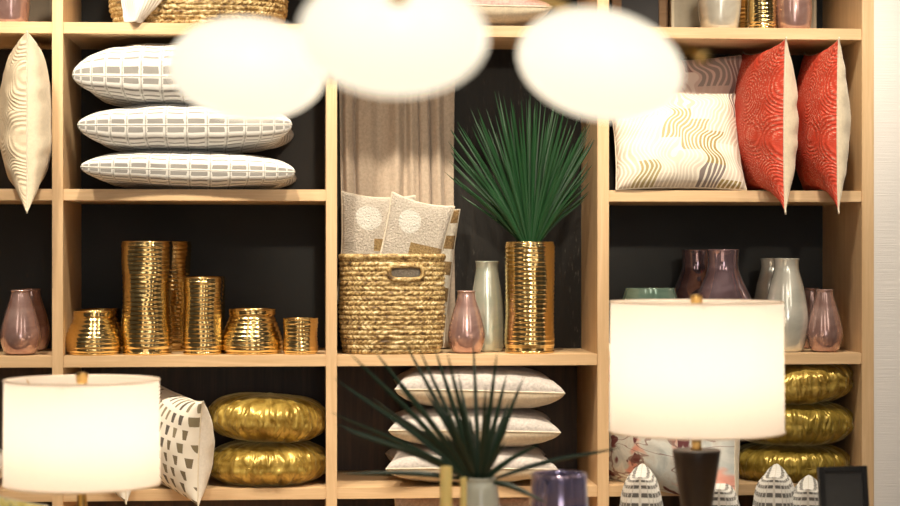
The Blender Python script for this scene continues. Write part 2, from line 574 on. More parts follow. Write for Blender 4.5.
def cushion(name, label, W, H, T, front, back, loc, rot, group=None, seam=PIPE, p=.40, pb=None, bow=.07, bpow=1.0, seed=1.0, wr=.006,
            sag=0.0, seam_r=.0022, cat='cushion', labels=(None, None), bowb=None, lin=True, split=.5):
    t = thing(name, label, cat, loc, rot, group)
    n = 56
    bowb = bow if bowb is None else bowb
    for side, mt, nm, pp, lb in ((1, front, 'front_cover', p, labels[0]), (-1, back, 'back_cover', pb or p, labels[1])):
        v, f, uv = grid(pillow_fn(W, H, T * 2 * (split if side > 0 else 1 - split), side, pp, bow, bpow, seed, wr, sag, bowb), n, n)
        if lin: uv = [((sin(pi / 2 * (2 * a - 1)) + 1) / 2, (sin(pi / 2 * (2 * b - 1)) + 1) / 2) for a, b in uv]
        if side < 0: f = [q[::-1] for q in f]
        mesh(nm, v, f, mt, t, True, uv, lb)
    v, f = tube(pillow_outline(W, H, bow, bpow, sag, T, bowb), seam_r, 6, True)
    mesh('seam', v, f, seam, t)
    return t

def edge_on(name, label, u, Yf, zc, th, W, H, T, front, back, group=None, roll=0.0, **kw):
    """a cushion standing on edge: its near seam runs up the photo at u"""
    a = R(th)
    pt = at(u, 253, Yf)
    c = Vector((pt.x, Yf, zc)) - Vector((cos(a), sin(a), 0)) * (W / 2)
    return cushion(name, label, W, H, T, front, back, c, (R(90), R(roll), a), group, **kw)

# three white and grey block-pattern cushions, lying in a pile
g = 'grey block cushions in a pile'
def flat(name, label, ul, ur, vt, vb, Yf, depth, front, back, group, rz=0.0, ry=0.0, **kw):
    s = px((ul + ur) / 2, Yf + .05)
    W = (ur - ul) * s
    zt = at(ul, vt, Yf + (.42 if vt < 253 else .1) * depth).z; zb = at(ul, vb, Yf + .05).z
    T = zt - zb
    c = at((ul + ur) / 2, 253, Yf + .05); c.z = zb + T * (1 - kw.get('split', .5))
    return cushion(name, label, W, depth, T, front, back, (c.x, Yf + depth / 2, c.z), (0, R(ry), R(rz)), group, **kw)
kw = dict(seam=GREYPIPE, bow=.12, p=.27, pb=.25, wr=.004, lin=False, seam_r=.0012)
flat('throw_cushion', 'white cushion with grey blocks, bottom of the pile of three', 84, 295, 150, 190, -.05, .42, BLOCKS, BLOCKS, g, 0, 1.2, seed=2.0, split=.53, **kw)
flat('throw_cushion', 'white cushion with grey blocks, middle of the pile of three', 81, 292, 102.5, 152, -.05, .42, BLOCKS, BLOCKS, g, 0, -.4, seed=3.3, **kw)
flat('throw_cushion', 'white cushion with grey blocks, fattest and topmost of the pile of three', 76, 289, 40, 105, -.05, .42, BLOCKS, BLOCKS, g, 0, 0, seed=5.1, split=.60, **kw)

# three two-tone linen cushions
g = 'two-tone linen cushions in a pile'
kw = dict(seam=PIPE, bow=.10, p=.32, pb=.30, wr=.006)
flat('linen_cushion', 'two-tone linen cushion, bottom of the pile behind the green spiky leaves', 388, 558, 447, 489, -.03, .38, LINEN_TOP, LINEN_BASE, g, -2, .5, seed=1.2, **kw)
flat('linen_cushion', 'two-tone linen cushion, middle of the pile behind the green spiky leaves', 392, 562, 409, 452, -.03, .38, LINEN_TOP, LINEN_BASE, g, -3, .8, seed=2.7, **kw)
flat('linen_cushion', 'two-tone linen cushion, topmost of the pile, just under the basket shelf', 397, 565, 367, 414, -.03, .38, LINEN_TOP, LINEN_BASE, g, -2, 1.5, seed=4.4, **kw)
# pink over cream cushion high up, lilac one low down
flat('linen_cushion', 'dusty pink and cream cushion lying on the top centre shelf', 378, 550, -9, 27, -.02, .38, PINK, LINEN_BASE, None, 0, 1.0, seed=6.0, bow=.06, p=.36, pb=.30, wr=.004)
cl = at(477, 499, .15)
cushion('linen_cushion', 'lilac white cushion standing in the dark compartment below the linen pile', .44, .31, .12, LILAC, LILAC, (cl.x, .10, .656), (R(84), 0, 0), bow=.04, bpow=1.2, seed=3.7)

# red cushions standing on edge
kw = dict(bow=.09, bowb=.30, bpow=.55, p=.48, wr=.009, seam_r=.0022)
g = 'red cushions standing on edge'
edge_on('quilted_cushion', 'red quilted cushion with beige back, beside the wavy print cushions', 786, -.11, Z1 + .164, -87, .40, .452, .155, RED, CREAM, g, 0.7, seed=1.5, labels=('red quilted front', 'plain beige back'), **kw)
edge_on('quilted_cushion', 'red quilted cushion with beige back, next to the white wall', 839, -.11, Z1 + .164, -92, .40, .452, .125, RED, CREAM, g, 0.4, seed=2.5, labels=('red quilted front', 'plain beige back'), **kw)
edge_on('quilted_cushion', 'beige quilted cushion standing on edge, its corner hanging over the shelf', 27, -.11, Z1 + .164, -81, .38, .452, .14, QUILT, CREAM, None, .8, seed=3.5, labels=('beige quilted front', 'plain beige back'), **{**kw, 'p': .36})

# wavy print cushions
c = at(676, 126, .17)
cushion('wave_cushion', 'mauve and brown wavy print cushion, behind the cream one', .37, .36, .12, WAVE_TAUPE, CREAM, (c.x + .012, .165, Z1 + .186), (R(81), R(-3), R(4)), 'wavy print cushions', seed=2.2, bow=.05, wr=.005)
c = at(679, 139, .03)
cushion('wave_cushion', 'cream wavy print cushion with gold and grey lines, leaning at the front', .345, .285, .13, WAVE_CREAM, CREAM, (c.x, .065, Z1 + .132), (R(66), R(0), R(2)), 'wavy print cushions', seed=4.2, bow=.05, wr=.007)

# taupe shard print cushions
g = 'cream cushions with taupe shards'
kw = dict(bow=.09, bowb=.16, bpow=.6, p=.46, wr=.005)
edge_on('print_cushion', 'cream cushion with taupe shard print, against the gold velvet cushions', 201, -.07, Z3 + .112, -62, .30, .27, .17, SHARDS, WHITE, g, 6, seed=1.1, **kw)
edge_on('print_cushion', 'cream shard print cushion hidden behind the left lampshade, one corner below', 127, -.06, Z3 + .112, -70, .30, .27, .13, SHARDS, WHITE, g, 3, seed=7.1, **kw)
# floral cushion
edge_on('floral_cushion', 'painted blossom cushion with pink flowers, behind the dark cone lamp base', 741, -.14, Z3 + .150, -46, .43, .41, .20, FLORAL, CREAM, None, 2, seed=2.9, bow=.08, bowb=.16, bpow=.6, p=.42, wr=.005, labels=(None, 'plain beige back'))

# loose block-pattern cushions standing on the low ledge
g = 'grey block cushions standing on the low ledge'
kw = dict(bow=.05, bpow=.8, p=.30, seam=GREYPIPE, seam_r=.0012, lin=False)
for u, vtip, th, lb, sd in ((640, 477, -101, 'grey block cushion standing low, its tip left of the dark cone lamp base', 1.3),
                            (719, 489, -103, 'grey block cushion standing low, its tip just right of the dark cone lamp base', 2.3),
                            (774, 477, -105, 'grey block cushion standing low, tip before the lowest gold velvet cushion at right', 3.3),
                            (808, 489, -105, 'grey block cushion standing low, half behind the small black frame', 4.3)):
    zt = at(u, vtip, -.33).z
    H = .40
    edge_on('throw_cushion', lb, u, -.33, zt - H / 2, th, .30, H, .125, CHECKS, CHECKS, g, 0, seed=sd, **kw)
# a white cushion just visible left of the left lampshade
c = at(-20, 452, .1)
cushion('throw_cushion', 'white cushion tip at the left edge, beside the left lampshade', .13, .3, .10, WHITE, WHITE, (c.x, .1, Z3 + .052 + .0), (0, 0, 0), None, seed=2.0, bow=.06, wr=.003)

# round gold velvet cushions
def round_cushion(label, uc, vt, vb, dia, Yc, mt, group, tilt=(0, 0), seed=0.0):
    s = px(uc, Yc)
    c = at(uc, (vt + vb) / 2, Yc - .1)
    T, Rr = (vb - vt) * s * .98, dia / 2 * s
    t = thing('round_cushion', label, 'cushion', (c.x, Yc, c.z), (R(tilt[0]), R(tilt[1]), seed), group)
    NS, NR = 360, 56
    V, Fc = [], []
    for j in range(NR + 1):
        ph = -pi / 2 + pi * j / NR
        r0 = abs(cos(ph)) ** .55; z0 = math.copysign(abs(sin(ph)) ** .85, ph)
        for i in range(NS):
            th = 2 * pi * i / NS
            q = Vector((cos(th) * 3 + seed, sin(th) * 3, z0 * .8 + seed))
            n1 = MN.noise(q * 2.0); n2 = MN.noise(Vector((th * 9 + seed, z0 * 1.1, seed))) ; n3 = MN.noise(Vector((th * 22, z0 * 2.2 + n1 * 2, seed + 4)))
            rg = 1 - 2.2 * abs(MN.noise(Vector((th * 15 + 1.6 * n1, z0 * .7 + seed, seed * 2)))); rh = 1 - 2.2 * abs(MN.noise(Vector((th * 34 + 2 * n1, z0 * 1.0, seed * 3))))
            kg = math.exp(-((abs(z0) - .12) / .42) ** 2) * (.5 + .9 * max(0, n2 + .4))
            k = (1 - abs(z0) ** 6) * (.35 + .65 * r0)
            seamdip = .022 * math.exp(-(z0 / .10) ** 2)
            r = Rr * r0 * (1 + .03 * n1 + .012 * n2 * k + .030 * rg * kg + .026 * rh * kg - seamdip * .6)
            z = T / 2 * z0 * (1 + .07 * n1 * r0 + .05 * n2 * k * r0 + .10 * rg * kg * r0 + .06 * rh * kg * r0)
            # stuffed top dips to the middle
            V.append((r * cos(th), r * sin(th), z))
    for j in range(NR):
        for i in range(NS):
            a = j * NS + i; b = j * NS + (i + 1) % NS
            Fc.append((a, b, b + NS, a + NS))
    mesh('cover', V, Fc, mt, t)
    v, f = tube([(Rr * (.975 + .02 * MN.noise(Vector((cos(a) * 3, sin(a) * 3, seed)))) * cos(a), Rr * (.975 + .02 * MN.noise(Vector((cos(a) * 3, sin(a) * 3, seed)))) * sin(a), .0) for a in np.linspace(0, 2 * pi, 90, False)], .0025, 6, True)
    mesh('seam', v, f, mt, t)
    return t
g = 'round gold velvet cushions'
round_cushion('round gold velvet cushion, lower of two beside the shard print cushion', 267, 444, 488, 117, .14, VELVET, g, (0, -1), .4)
round_cushion('round gold velvet cushion, upper of two beside the shard print cushion', 267, 397, 444, 117, .14, VELVET, g, (3, -1), 1.9)
round_cushion('round gold velvet cushion, lowest of three by the white wall', 799, 446, 488, 114, .15, VELVET_DEEP, g, (0, 0), 2.6)
round_cushion('round gold velvet cushion, middle of three by the white wall', 802, 403, 448, 117, .15, VELVET_DEEP, g, (2, 0), 3.2)
round_cushion('round gold velvet cushion, topmost of three by the white wall', 803, 361, 405, 117, .15, VELVET, g, (4, 2), 4.7)

# ------------------------------------------------------------------ vases
def pot(name, label, u, Y, z, prof, mt, group=None, seg=56, mod=None, cat='vase', n=44, t=.004, rotz=0.0, front=None):
    """prof: (half-width px, height px) from base to lip, measured in the photo"""
    s = px(u, front or Y)
    pts = spline([(a * s, b * s * .985) for a, b in prof], n)
    pt = at(u, 253, Y)
    v, f = lathe(shell(pts, t), seg, mod)
    th = thing(name, label, cat, (pt.x, Y, z), (0, 0, rotz), group)
    mesh('body', v, f, mt, th)
    lr, lz = pts[-1]
    ring = [((lr - t / 2) * (mod(a, lz, 0) if mod else 1) * cos(a), (lr - t / 2) * (mod(a, lz, 0) if mod else 1) * sin(a), lz) for a in np.linspace(0, 2 * pi, seg, False)]
    v, f = tube(ring, t * .62, 6, True)
    mesh('rim', v, f, mt, th)
    return th

def ribbed(label, u, Y, z, prof, group, seed, dent=.045, pitch=4.5, name='gold_vase', cat='vase', front=None):
    s = px(u, front or Y)
    P = [(a * s, b * s * .975) for a, b in prof]
    h = P[-1][1]
    ribs = max(4, round(h / (pitch * s)))
    pts = spline(P, ribs * 6)
    z0 = .055 * h if h > .1 else .006
    out = []
    for r, zz in pts:
        a = 1.0 if z0 < zz < h - .004 else 0.0
        out.append((r + a * .0017 * abs(cos(pi * zz / h * ribs)) ** .6 * 1.6, zz))
    def mod(th, zz, j):
        q = min(zz, h) / h
        fade = min(1, q / .12)
        return 1 + fade * dent * (MN.noise(Vector((cos(th) * 1.1 + seed, sin(th) * 1.1, q * h * 11 + seed))) * 1.3 + .6 * MN.noise(Vector((cos(th) * 2.4, sin(th) * 2.4 + seed, q * h * 18))))
    pt = at(u, 253, Y)
    v, f = lathe(shell(out, .004), 72, mod)
    t = thing(name, label, cat, (pt.x, Y, z), (0, 0, 0), group)
    mesh('body', v, f, GOLD, t)
    lr = P[-1][0] - .002
    v, f = tube([(lr * mod(a, h, 0) * cos(a), lr * mod(a, h, 0) * sin(a), h) for a in np.linspace(0, 2 * pi, 72, False)], .0028, 6, True)
    mesh('rim', v, f, GOLD, t)
    v, f = tube([((P[0][0]) * cos(a), (P[0][0]) * sin(a), .004) for a in np.linspace(0, 2 * pi, 72, False)], .004, 6, True)
    mesh('foot_ring', v, f, GOLD, t)
    return t

g = 'ribbed gold vases'
ribbed('squat gold vase with pinched neck, first on the shelf from the left', 94, .075, Z2, [(25, 0), (27, 8), (26.5, 18), (22, 30), (19, 37), (20, 44)], g, 1.0)
ribbed('squat gold vase in shade, behind the first squat gold vase', 101, .24, Z2, [(25, 0), (27, 8), (26.5, 18), (22, 30), (19, 37), (20, 44)], g, 7.0, front=.075)
ribbed('tallest gold ribbed vase, at the front of the gold vases', 147, .075, Z2, [(23, 0), (24, 6), (24, 40), (23.5, 80), (24.5, 115)], g, 2.0)
ribbed('tall gold ribbed vase in shade, behind the tallest front one', 166, .25, Z2, [(23, 0), (24, 6), (24, 40), (23.5, 80), (24.5, 115)], g, 3.2, front=.075)
ribbed('medium gold ribbed vase between the tall and the wide squat one', 203, .065, Z2, [(18.5, 0), (19, 5), (19, 30), (18.5, 55), (19.5, 78)], g, 4.1)
ribbed('medium gold ribbed vase in shade, behind the front medium one', 206, .24, Z2, [(18.5, 0), (19, 5), (19, 30), (18.5, 55), (19.5, 78)], g, 4.9, front=.065)
ribbed('wide squat gold vase beside the little gold cup', 252, .09, Z2, [(28, 0), (30, 7), (28.5, 18), (24, 31), (21, 38), (22.5, 45)], g, 5.3)
ribbed('little gold ribbed cup, smallest and last of the gold vases', 300.5, .055, Z2, [(15.5, 0), (17, 5), (16, 18), (16.5, 30), (17.5, 36)], g, 6.2, .03, 4.0, 'gold_cup', 'cup')
pv = ribbed('gold ribbed vase holding the fan of green palm leaves', 529.5, .075, Z2, [(23.5, 0), (24, 6), (23.5, 40), (24, 80), (24, 113)], g, 8.4, .03)

tear = [(11.5, 0), (16, 3), (19.5, 13), (20, 22), (16.5, 38), (11.5, 54), (9.5, 62), (10, 65)]
def scl(p, a, b): return [(x * a, y * b) for x, y in p]
g = 'small mauve teardrop vases'
pot('teardrop_vase', 'mauve teardrop vase in front, at the left edge of the shelf', 20.5, .065, Z2, tear, MAUVE, g)
pot('teardrop_vase', 'mauve teardrop vase in shade, behind the one at the left edge', 31, .25, Z2, tear, MAUVE, g, front=.065)
pot('teardrop_vase', 'mauve teardrop vase between the woven basket and the tall sage vase', 466.5, .065, Z2, scl(tear, .93, .965), MAUVE, g)
pot('teardrop_vase', 'rosy mauve teardrop vase in front, by the right side panel', 824.5, .06, Z2, scl(tear, .90, .965), MAUVE, g)
pot('teardrop_vase', 'rosy mauve teardrop vase in shade, behind the one by the right side panel', 811, .25, Z2, scl(tear, .85, .965), MAUVE, g, front=.06)
bottle = [(14, 0), (16.5, 4), (17.3, 20), (16, 50), (13, 72), (11.2, 84), (12, 91)]
pot('tall_vase', 'tall sage grey vase between the mauve one and the palm vase', 487, .15, Z2, bottle, SAGE)
pearl = [(14, 0), (17.5, 5), (21, 25), (21.3, 40), (17.5, 64), (12.5, 83), (12.3, 90), (13, 94)]
pot('tall_vase', 'pearly white vase beside the rosy teardrop vase, in front', 786.5, .075, Z2, pearl, PEARL, 'pearly vases')
pot('tall_vase', 'pearly vase in shade, behind the front pearly white one', 772, .25, Z2, scl(pearl, .95, 1.0), PEARL, 'pearly vases', front=.075)
flare = [(24, 0), (30, 6), (32, 22), (29, 50), (20, 72), (15.5, 85), (15.5, 97), (16.5, 103)]
pot('glass_vase', 'plum glass vase with wide neck, in front behind the right lampshade', 723, .09, Z2, flare, PLUM, 'plum glass vases')
pot('glass_vase', 'plum glass vase in shade, behind the front plum one', 697, .27, Z2, scl(flare, .98, 1.0), PLUM, 'plum glass vases', front=.09)
pot('glass_bowl', 'pale mint green bowl peeping over the right lampshade', 650, .10, Z2, [(16, 0), (24, 6), (29, 30), (29, 48), (26, 60), (25, 64)], MINT, cat='bowl')
# top row
pot('teardrop_vase', 'large mauve glossy vase on the top shelf, at the left corner', 11, .07, Z0, [(15, 0), (17, 4), (18.5, 20), (18, 40), (12, 62), (9, 76), (10, 84)], MAUVE)
pot('tall_vase', 'silvery cream vase on the top shelf, before the framed panel', 719.5, .075, Z0, [(17, 0), (19, 5), (21.5, 25), (21, 44), (15, 66), (12, 84), (13, 90)], SILVER)
g = 'ribbed gold vases on the top shelf'
ribbed('narrow gold vase on the top shelf, between silvery and mauve vases', 762, .06, Z0, [(13, 0), (13.5, 5), (13.5, 40), (14, 75)], g, 3.3, .03, 4)
ribbed('narrow gold vase on the top shelf, in shade behind the front gold one', 751, .2, Z0, [(12.5, 0), (13, 5), (13, 40), (13.5, 75)], g, 5.3, .03, 4, front=.06)
pot('tall_vase', 'mauve brown vase on the top shelf, beside the narrow gold one', 793.5, .07, Z0, [(14, 0), (17, 4), (18.5, 20), (17, 40), (11, 62), (9, 76), (10, 84)], MAUVE)

# framed panel and boards on the top shelf
def framed(name, label, cat, u0, u1, Y, z, h, panel, frame, w=.008, d=.02):
    a, b = at(u0, 253, Y).x, at(u1, 253, Y).x
    t = thing(name, label, cat, ((a + b) / 2, Y, z))
    hw = (b - a) / 2
    v, f = box(-hw + w * .5, hw - w * .5, 0, d * .6, w * .5, h - w * .5)
    mesh('panel', v, f, panel, t, False)
    v, f = join(box(-hw, -hw + w, -.006, d, 0, h, .001), box(hw - w, hw, -.006, d, 0, h, .001), box(-hw + w, hw - w, -.006, d, 0, w, .001), box(-hw + w, hw - w, -.006, d, h - w, h, .001))
    mesh('frame', v, f, frame, t, False)
    return t
LEAFED = plain('silver_leaf', (.34, .30, .23), .45, .5, .35, 25)
framed('framed_panel', 'silver beige framed panel standing behind the top right vases', 'picture', 671, 816, .28, Z0, .28, LEAFED, plain('champagne_frame', (.50, .43, .32), .4, .6), .008)
framed('dark_panel', 'dark slate panel with brown wooden frame on the top right shelf', 'picture', 612, 668, .33, Z0, .26, plain('dark_slate', (.035, .036, .042), .5, 0, .1), wood('brown_rail', 'x', (.30, .18, .09), (.20, .11, .05)), .026)
framed('taupe_panel', 'taupe tiled panel on the top left shelf, behind the mauve vase', 'picture', 8, 52, .30, Z0, .24, plain('taupe_tile', (.12, .095, .065), .6, 0, .35, 18), plain('taupe_frame', (.15, .12, .085), .6, 0, .2), .006)

# ------------------------------------------------------------------ baskets
def basket(name, label, uc, Yc, z, wpx, hpx, depth, rows, strands, hole=None, seed=0.0):
    s = px(uc, Yc - depth / 2)
    hw, h, hd = wpx / 2 * s, hpx * s, depth / 2
    t = thing(name, label, 'basket', (at(uc, 253, Yc - depth / 2).x, Yc, z))
    N = strands * 6
    M = rows * 6
    def rad(th, zz):
        e = .62
        c, q = cos(th), sin(th)
        k = .90 + .10 * min(1, zz / (h * .22)) ** .6
        return (math.copysign(abs(c) ** e, c) * hw * k, math.copysign(abs(q) ** e, q) * hd * k)
    V, Fc = [], []
    for j in range(M + 1):
        zz = h * j / M
        r, fr = divmod(j / 6, 1)
        for i in range(N):
            th = 2 * pi * (i + .0) / N
            x, y = rad(th, zz)
            sg = 1 if int(r) % 2 else -1
            ph = i / 6 + sg * (fr - .5) * .9 + .31 * int(r)
            bump = (abs(sin(pi * ph)) ** .6) * (max(0, cos(pi * (fr - .5))) ** .5 if j % 6 else 0)
            w = 1 + .02 * MN.noise(Vector((x * 14, y * 14, zz * 14 + seed)))
            nrm = Vector((x / hw ** 2, y / hd ** 2, 0)).normalized()
            d = .0055 * bump + .002 * MN.noise(Vector((x * 70, y * 70, zz * 70)))
            V.append((x * w + nrm.x * d, y * w + nrm.y * d, zz + .0015 * MN.noise(Vector((th * 4, r, 0)))))
    for j in range(M):
        for i in range(N):
            a = j * N + i; b = j * N + (i + 1) % N
            if hole:
                m = [sum(V[q][k] for q in (a, b, a + N, b + N)) / 4 for k in range(3)]
                if m[1] < 0 and abs((m[0] - hole[0]) / hole[2]) ** 4 + abs((m[2] - hole[1]) / hole[3]) ** 4 < 1: continue
            Fc.append((a, b, b + N, a + N))
    base = len(V)
    Fc.append(tuple(range(N - 1, -1, -1)))
    o = mesh('woven_body', V, Fc, WICKER, t)
    md = o.modifiers.new('thickness', 'SOLIDIFY'); md.thickness = .006; md.offset = -1
    def rope(path, r, nm, turns):
        n = len(path); rr = [r * (1 + .22 * abs(sin(pi * turns * k / n))) for k in range(n)]
        v, f = tube(path, rr, 8, True)
        mesh(nm, v, f, WICKER, t)
    rope([(*rad(a, h), h) for a in np.linspace(0, 2 * pi, 400, False)], .0065, 'rim', strands * 1.2)
    if hole:
        pts = []
        for a in np.linspace(0, 2 * pi, 120, False):
            c, q = cos(a), sin(a)
            x = hole[0] + math.copysign(abs(c) ** .5, c) * hole[2]; zz = hole[1] + math.copysign(abs(q) ** .5, q) * hole[3]
            # front wall y at this x
            kx = min(.999, abs(x) / hw); th = math.acos(kx ** (1 / .62))
            pts.append((x, -hd * sin(th) ** .62 - .004, zz))
        rope(pts, .0055, 'handle', 26)
    return t
bk_Y = .105
basket('woven_basket', 'square woven seagrass basket with handle hole, holding tufted cushions', 393.5, bk_Y, Z2, 104, 98, .20, 20, 54, (.032, .212, .043, .0185), 1.0)
basket('woven_basket', 'long woven seagrass basket on the top left shelf, a white cloth over it', 196, .18, Z0, 178, 84, .30, 17, 84, None, 3.0)

# white cloth that hangs over the long basket, its corner nearly on the shelf
def cloth(name, label, corners, Y, mt):
    (a, b, c, d) = [at(u, v, Y) for u, v in corners]
    def fn(s, t):
        p = (a * (1 - s) + b * s) * (1 - t) + (d * (1 - s) + c * s) * t
        p = Vector(p)
        p.y += .008 * sin(s * 7 + t * 2) + .005 * sin(t * 9 + s * 4) - .012 * sin(pi * s)
        return p
    v, f, uv = grid(fn, 30, 40)
    o = mesh(name, v, f, mt, None, True, uv)
    md = o.modifiers.new('thickness', 'SOLIDIFY'); md.thickness = .004; md.offset = 0
    o['label'] = label; o['category'] = 'cloth'
    return o
PLEAT = NT('white_pleated_cloth')
_x, _y, _z = uvw(PLEAT)
PLEAT.p(Base_Color=(.82, .76, .70), Roughness=.8)
PLEAT.bump(PLEAT.math('SINE', PLEAT.math('MULTIPLY', PLEAT.math('ADD', _x, PLEAT.math('MULTIPLY', _y, .3)), 90.0)), .4, .003)
cloth('white_cloth', 'white pleated cloth hanging over the long basket on the top shelf', [(124, 22), (141, 23), (198, -40), (115, -40)], .005, PLEAT.m)

# tufted cushions in the square basket, striped one behind it
g = 'tufted cream cushions in the square basket'
c = at(376, 235, .15)
cushion('tufted_cushion', 'tufted cream cushion with white disc, at the left in the basket', .195, .295, .09, FLUFFY, CREAM, (c.x, .150, Z2 + .272), (R(86), R(3), R(2)), g, seed=1.7, bow=.08, wr=.006, p=.34, seam_r=.003)
c = at(411, 240, .06)
cushion('tufted_cushion', 'tufted cream cushion with white disc and ochre bar, in front in the basket', .165, .285, .08, FLUFFY, CREAM, (c.x, .058, Z2 + .263), (R(86), R(13), R(-2)), g, seed=2.9, bow=.08, wr=.006, p=.34, seam_r=.003)
c = at(424, 270, .24)
cushion('striped_cushion', 'brown and white striped tufted cushion standing behind the square basket', .150, .375, .06, STRIPES, CREAM, (c.x, .238, Z2 + .203), (R(87), R(7), R(0)), None, seed=4.0, bow=.06, wr=.005, p=.34)

# ------------------------------------------------------------------ curtain
a, b = at(338, 253, .27).x + .004, at(456, 253, .27).x
def drape(s, t):
    x = a + (b - a) * s
    ph = 2 * pi * (s * 6.4 + .35 * sin(s * 9))
    amp = .012 * (.7 + .5 * t + .3 * sin(s * 17))
    y = .277 + amp * sin(ph) + .003 * sin(ph * 2.3 + t * 3)
    return (x + .004 * cos(ph) + .003 * sin(t * 5 + s * 8), y - .004, Z2 + .004 + (Z0 - TH - Z2 - .006) * t)
v, f, uv = grid(drape, 160, 30)
o = mesh('curtain', v, f, CURTAIN, None, True, uv)
md = o.modifiers.new('thickness', 'SOLIDIFY'); md.thickness = .002
o['label'] = 'beige linen curtain hanging in folds behind the square basket'; o['category'] = 'curtain'

# ------------------------------------------------------------------ plants
def blade(base, tip, w, bend, roll=0.0, n=9):
    """a folded, pointed leaf from base to tip"""
    B, T = Vector(base), Vector(tip)
    ax = (T - B); L = ax.length
    d = ax.normalized()
    side = d.cross(Vector((0, -1, 0)))
    if side.length < .1: side = Vector((1, 0, 0))
    side.normalize()
    nor = side.cross(d).normalized()
    side = (side * cos(roll) + nor * sin(roll)).normalized(); nor = side.cross(d).normalized()
    V, Fc = [], []
    for i in range(n + 1):
        t = i / n
        c = B + d * (L * t) + Vector(bend) * (sin(pi * t * .5) ** 2 * (t)) - Vector(bend) * t
        q = w * (min(1, .35 + 2.2 * t)) * (1 - t ** 2.2) ** .8 * .5 + .0003
        V += [c - side * q, c + nor * q * .45, c + side * q]
    for i in range(n):
        a = i * 3
        Fc += [(a, a + 1, a + 4, a + 3), (a + 1, a + 2, a + 5, a + 4)]
    return V, Fc
root = at(530, 243, .075)
palm = thing('palm_plant', 'fan of long green palm leaves standing in a gold ribbed vase', 'plant', (root.x, .075, root.z))
rnd = random.Random(4)
for fr, (yo, n, spread, dark) in enumerate(((.05, 36, 1.0, 0), (.0, 32, .96, 0), (-.05, 26, .80, 0))):
    parts = []
    for k in range(n):
        s = -1 + 2 * (k + .5) / n + rnd.uniform(-.03, .03)
        ang = s * R(56) * spread
        L = (.395 - .045 * abs(s) ** 1.5 - .02 * fr) * rnd.uniform(.88, 1.06)
        L *= 1.0 - .10 * max(0, s) - .30 * max(0, abs(s) - .70) / .30
        y2 = yo + rnd.uniform(-.035, .035)
        tip = (sin(ang) * L * .98, y2, cos(ang) * L)
        if tip[0] > .170: tip = (.170 - rnd.uniform(0, .02), y2, tip[2])
        base = (s * .024, yo * .25, 0)
        parts.append(blade(base, tip, rnd.uniform(.0075, .0115), (sin(ang) * .03, .02 * rnd.uniform(-1, 1), -.02), rnd.uniform(-.5, .5)))
    v, f = join(*parts)
    mesh('frond', v, f, LEAF, palm, False)
v, f = join(*[tube([(x, y, -.16), (x * .8, y * .6, -.05), (x * .6, y * .3, .004)], .004, 6) for x, y in ((-.012, .01), (.012, .005), (0, -.012))])
mesh('stalk', v, f, LEAF, palm)

# ------------------------------------------------------------------ display table with the lamps, in front of the shelves
TZ = .76
TAB = thing('display_table', 'oak display table under the lamps, in front of the shelves', 'table', (.3, -.92, 0))
v, f = box(-1.5, 1.6, -.36, .36, TZ - .03, TZ, .003); mesh('tabletop', v, f, OAK_X, TAB, False)
for x in (-1.44, 1.54):
    for y in (-.31, .31):
        v, f = box(x - .03, x + .03, y - .03, y + .03, 0, TZ - .03, .002); mesh('leg', v, f, OAK_Z, TAB, False)

def lamp(label, uc, Y, vt, vb, wpx, base_fn):
    s = px(uc, Y)
    pt = at(uc, vt, Y); zt = pt.z; zb = at(uc, vb, Y).z
    t = thing('table_lamp', label, 'lamp', (pt.x, Y, TZ), (0, 0, 0), 'table lamps with drum shades')
    Rr = wpx / 2 * s
    a, b = zb - TZ, zt - TZ
    V, Fc, U = grid(lambda q, w: (Rr * (1 - .012 * w) * cos(2 * pi * q), Rr * (1 - .012 * w) * sin(2 * pi * q), a + (b - a) * w), 96, 12, True)
    sh = mesh('lamp_shade', V, Fc, SHADE, t, True, U)
    for z, r in ((a, Rr), (b, Rr * .988)):
        v, f = tube([(r * cos(q), r * sin(q), z) for q in np.linspace(0, 2 * pi, 96, False)], .0022, 6, True)
        mesh('rim', v, f, SHADE, sh)
    # spider that carries the shade, finial on top
    v, f = join(*[tube([(0, 0, b - .016), (Rr * .9 * cos(q), Rr * .9 * sin(q), b - .024), (Rr * .988 * cos(q), Rr * .988 * sin(q), b - .006)], .0013, 6) for q in (0.4, 0.4 + 2 * pi / 3, 0.4 + 4 * pi / 3)], lathe([(.011, b - .018), (.011, b - .008)], 16, None, True, True))
    mesh('spider', v, f, BRASS, sh)
    v, f = lathe(spline([(.005, b - .010), (.011, b - .006), (.0125, b + .004), (.0125, b + .014), (.004, b + .017)], 16), 20, None, True, True)
    mesh('finial', v, f, BRASS, t)
    v, f = lathe(spline([(.006, a + .03), (.012, a + .05), (.024, a + .08), (.022, a + .105), (.004, a + .118)], 20), 24, None, True, True)
    mesh('bulb', v, f, BULB, t)
    v, f = lathe([(.004, a + .118), (.003, a + .12), (.003, b - .02), (.003, b - .012)], 10, None, True, True)
    mesh('harp', v, f, BRASS, t)
    base_fn(t, a, s)
    L = bpy.data.lights.new('bulb_light', 'POINT'); L.energy = LAMP_W; L.color = (1.0, .89, .74); L.shadow_soft_size = .05
    lo = bpy.data.objects.new('bulb_light', L); COL.objects.link(lo); lo.parent = t; lo.location = (0, 0, a + (b - a) * .55)
    return t
LAMP_W = 3.1
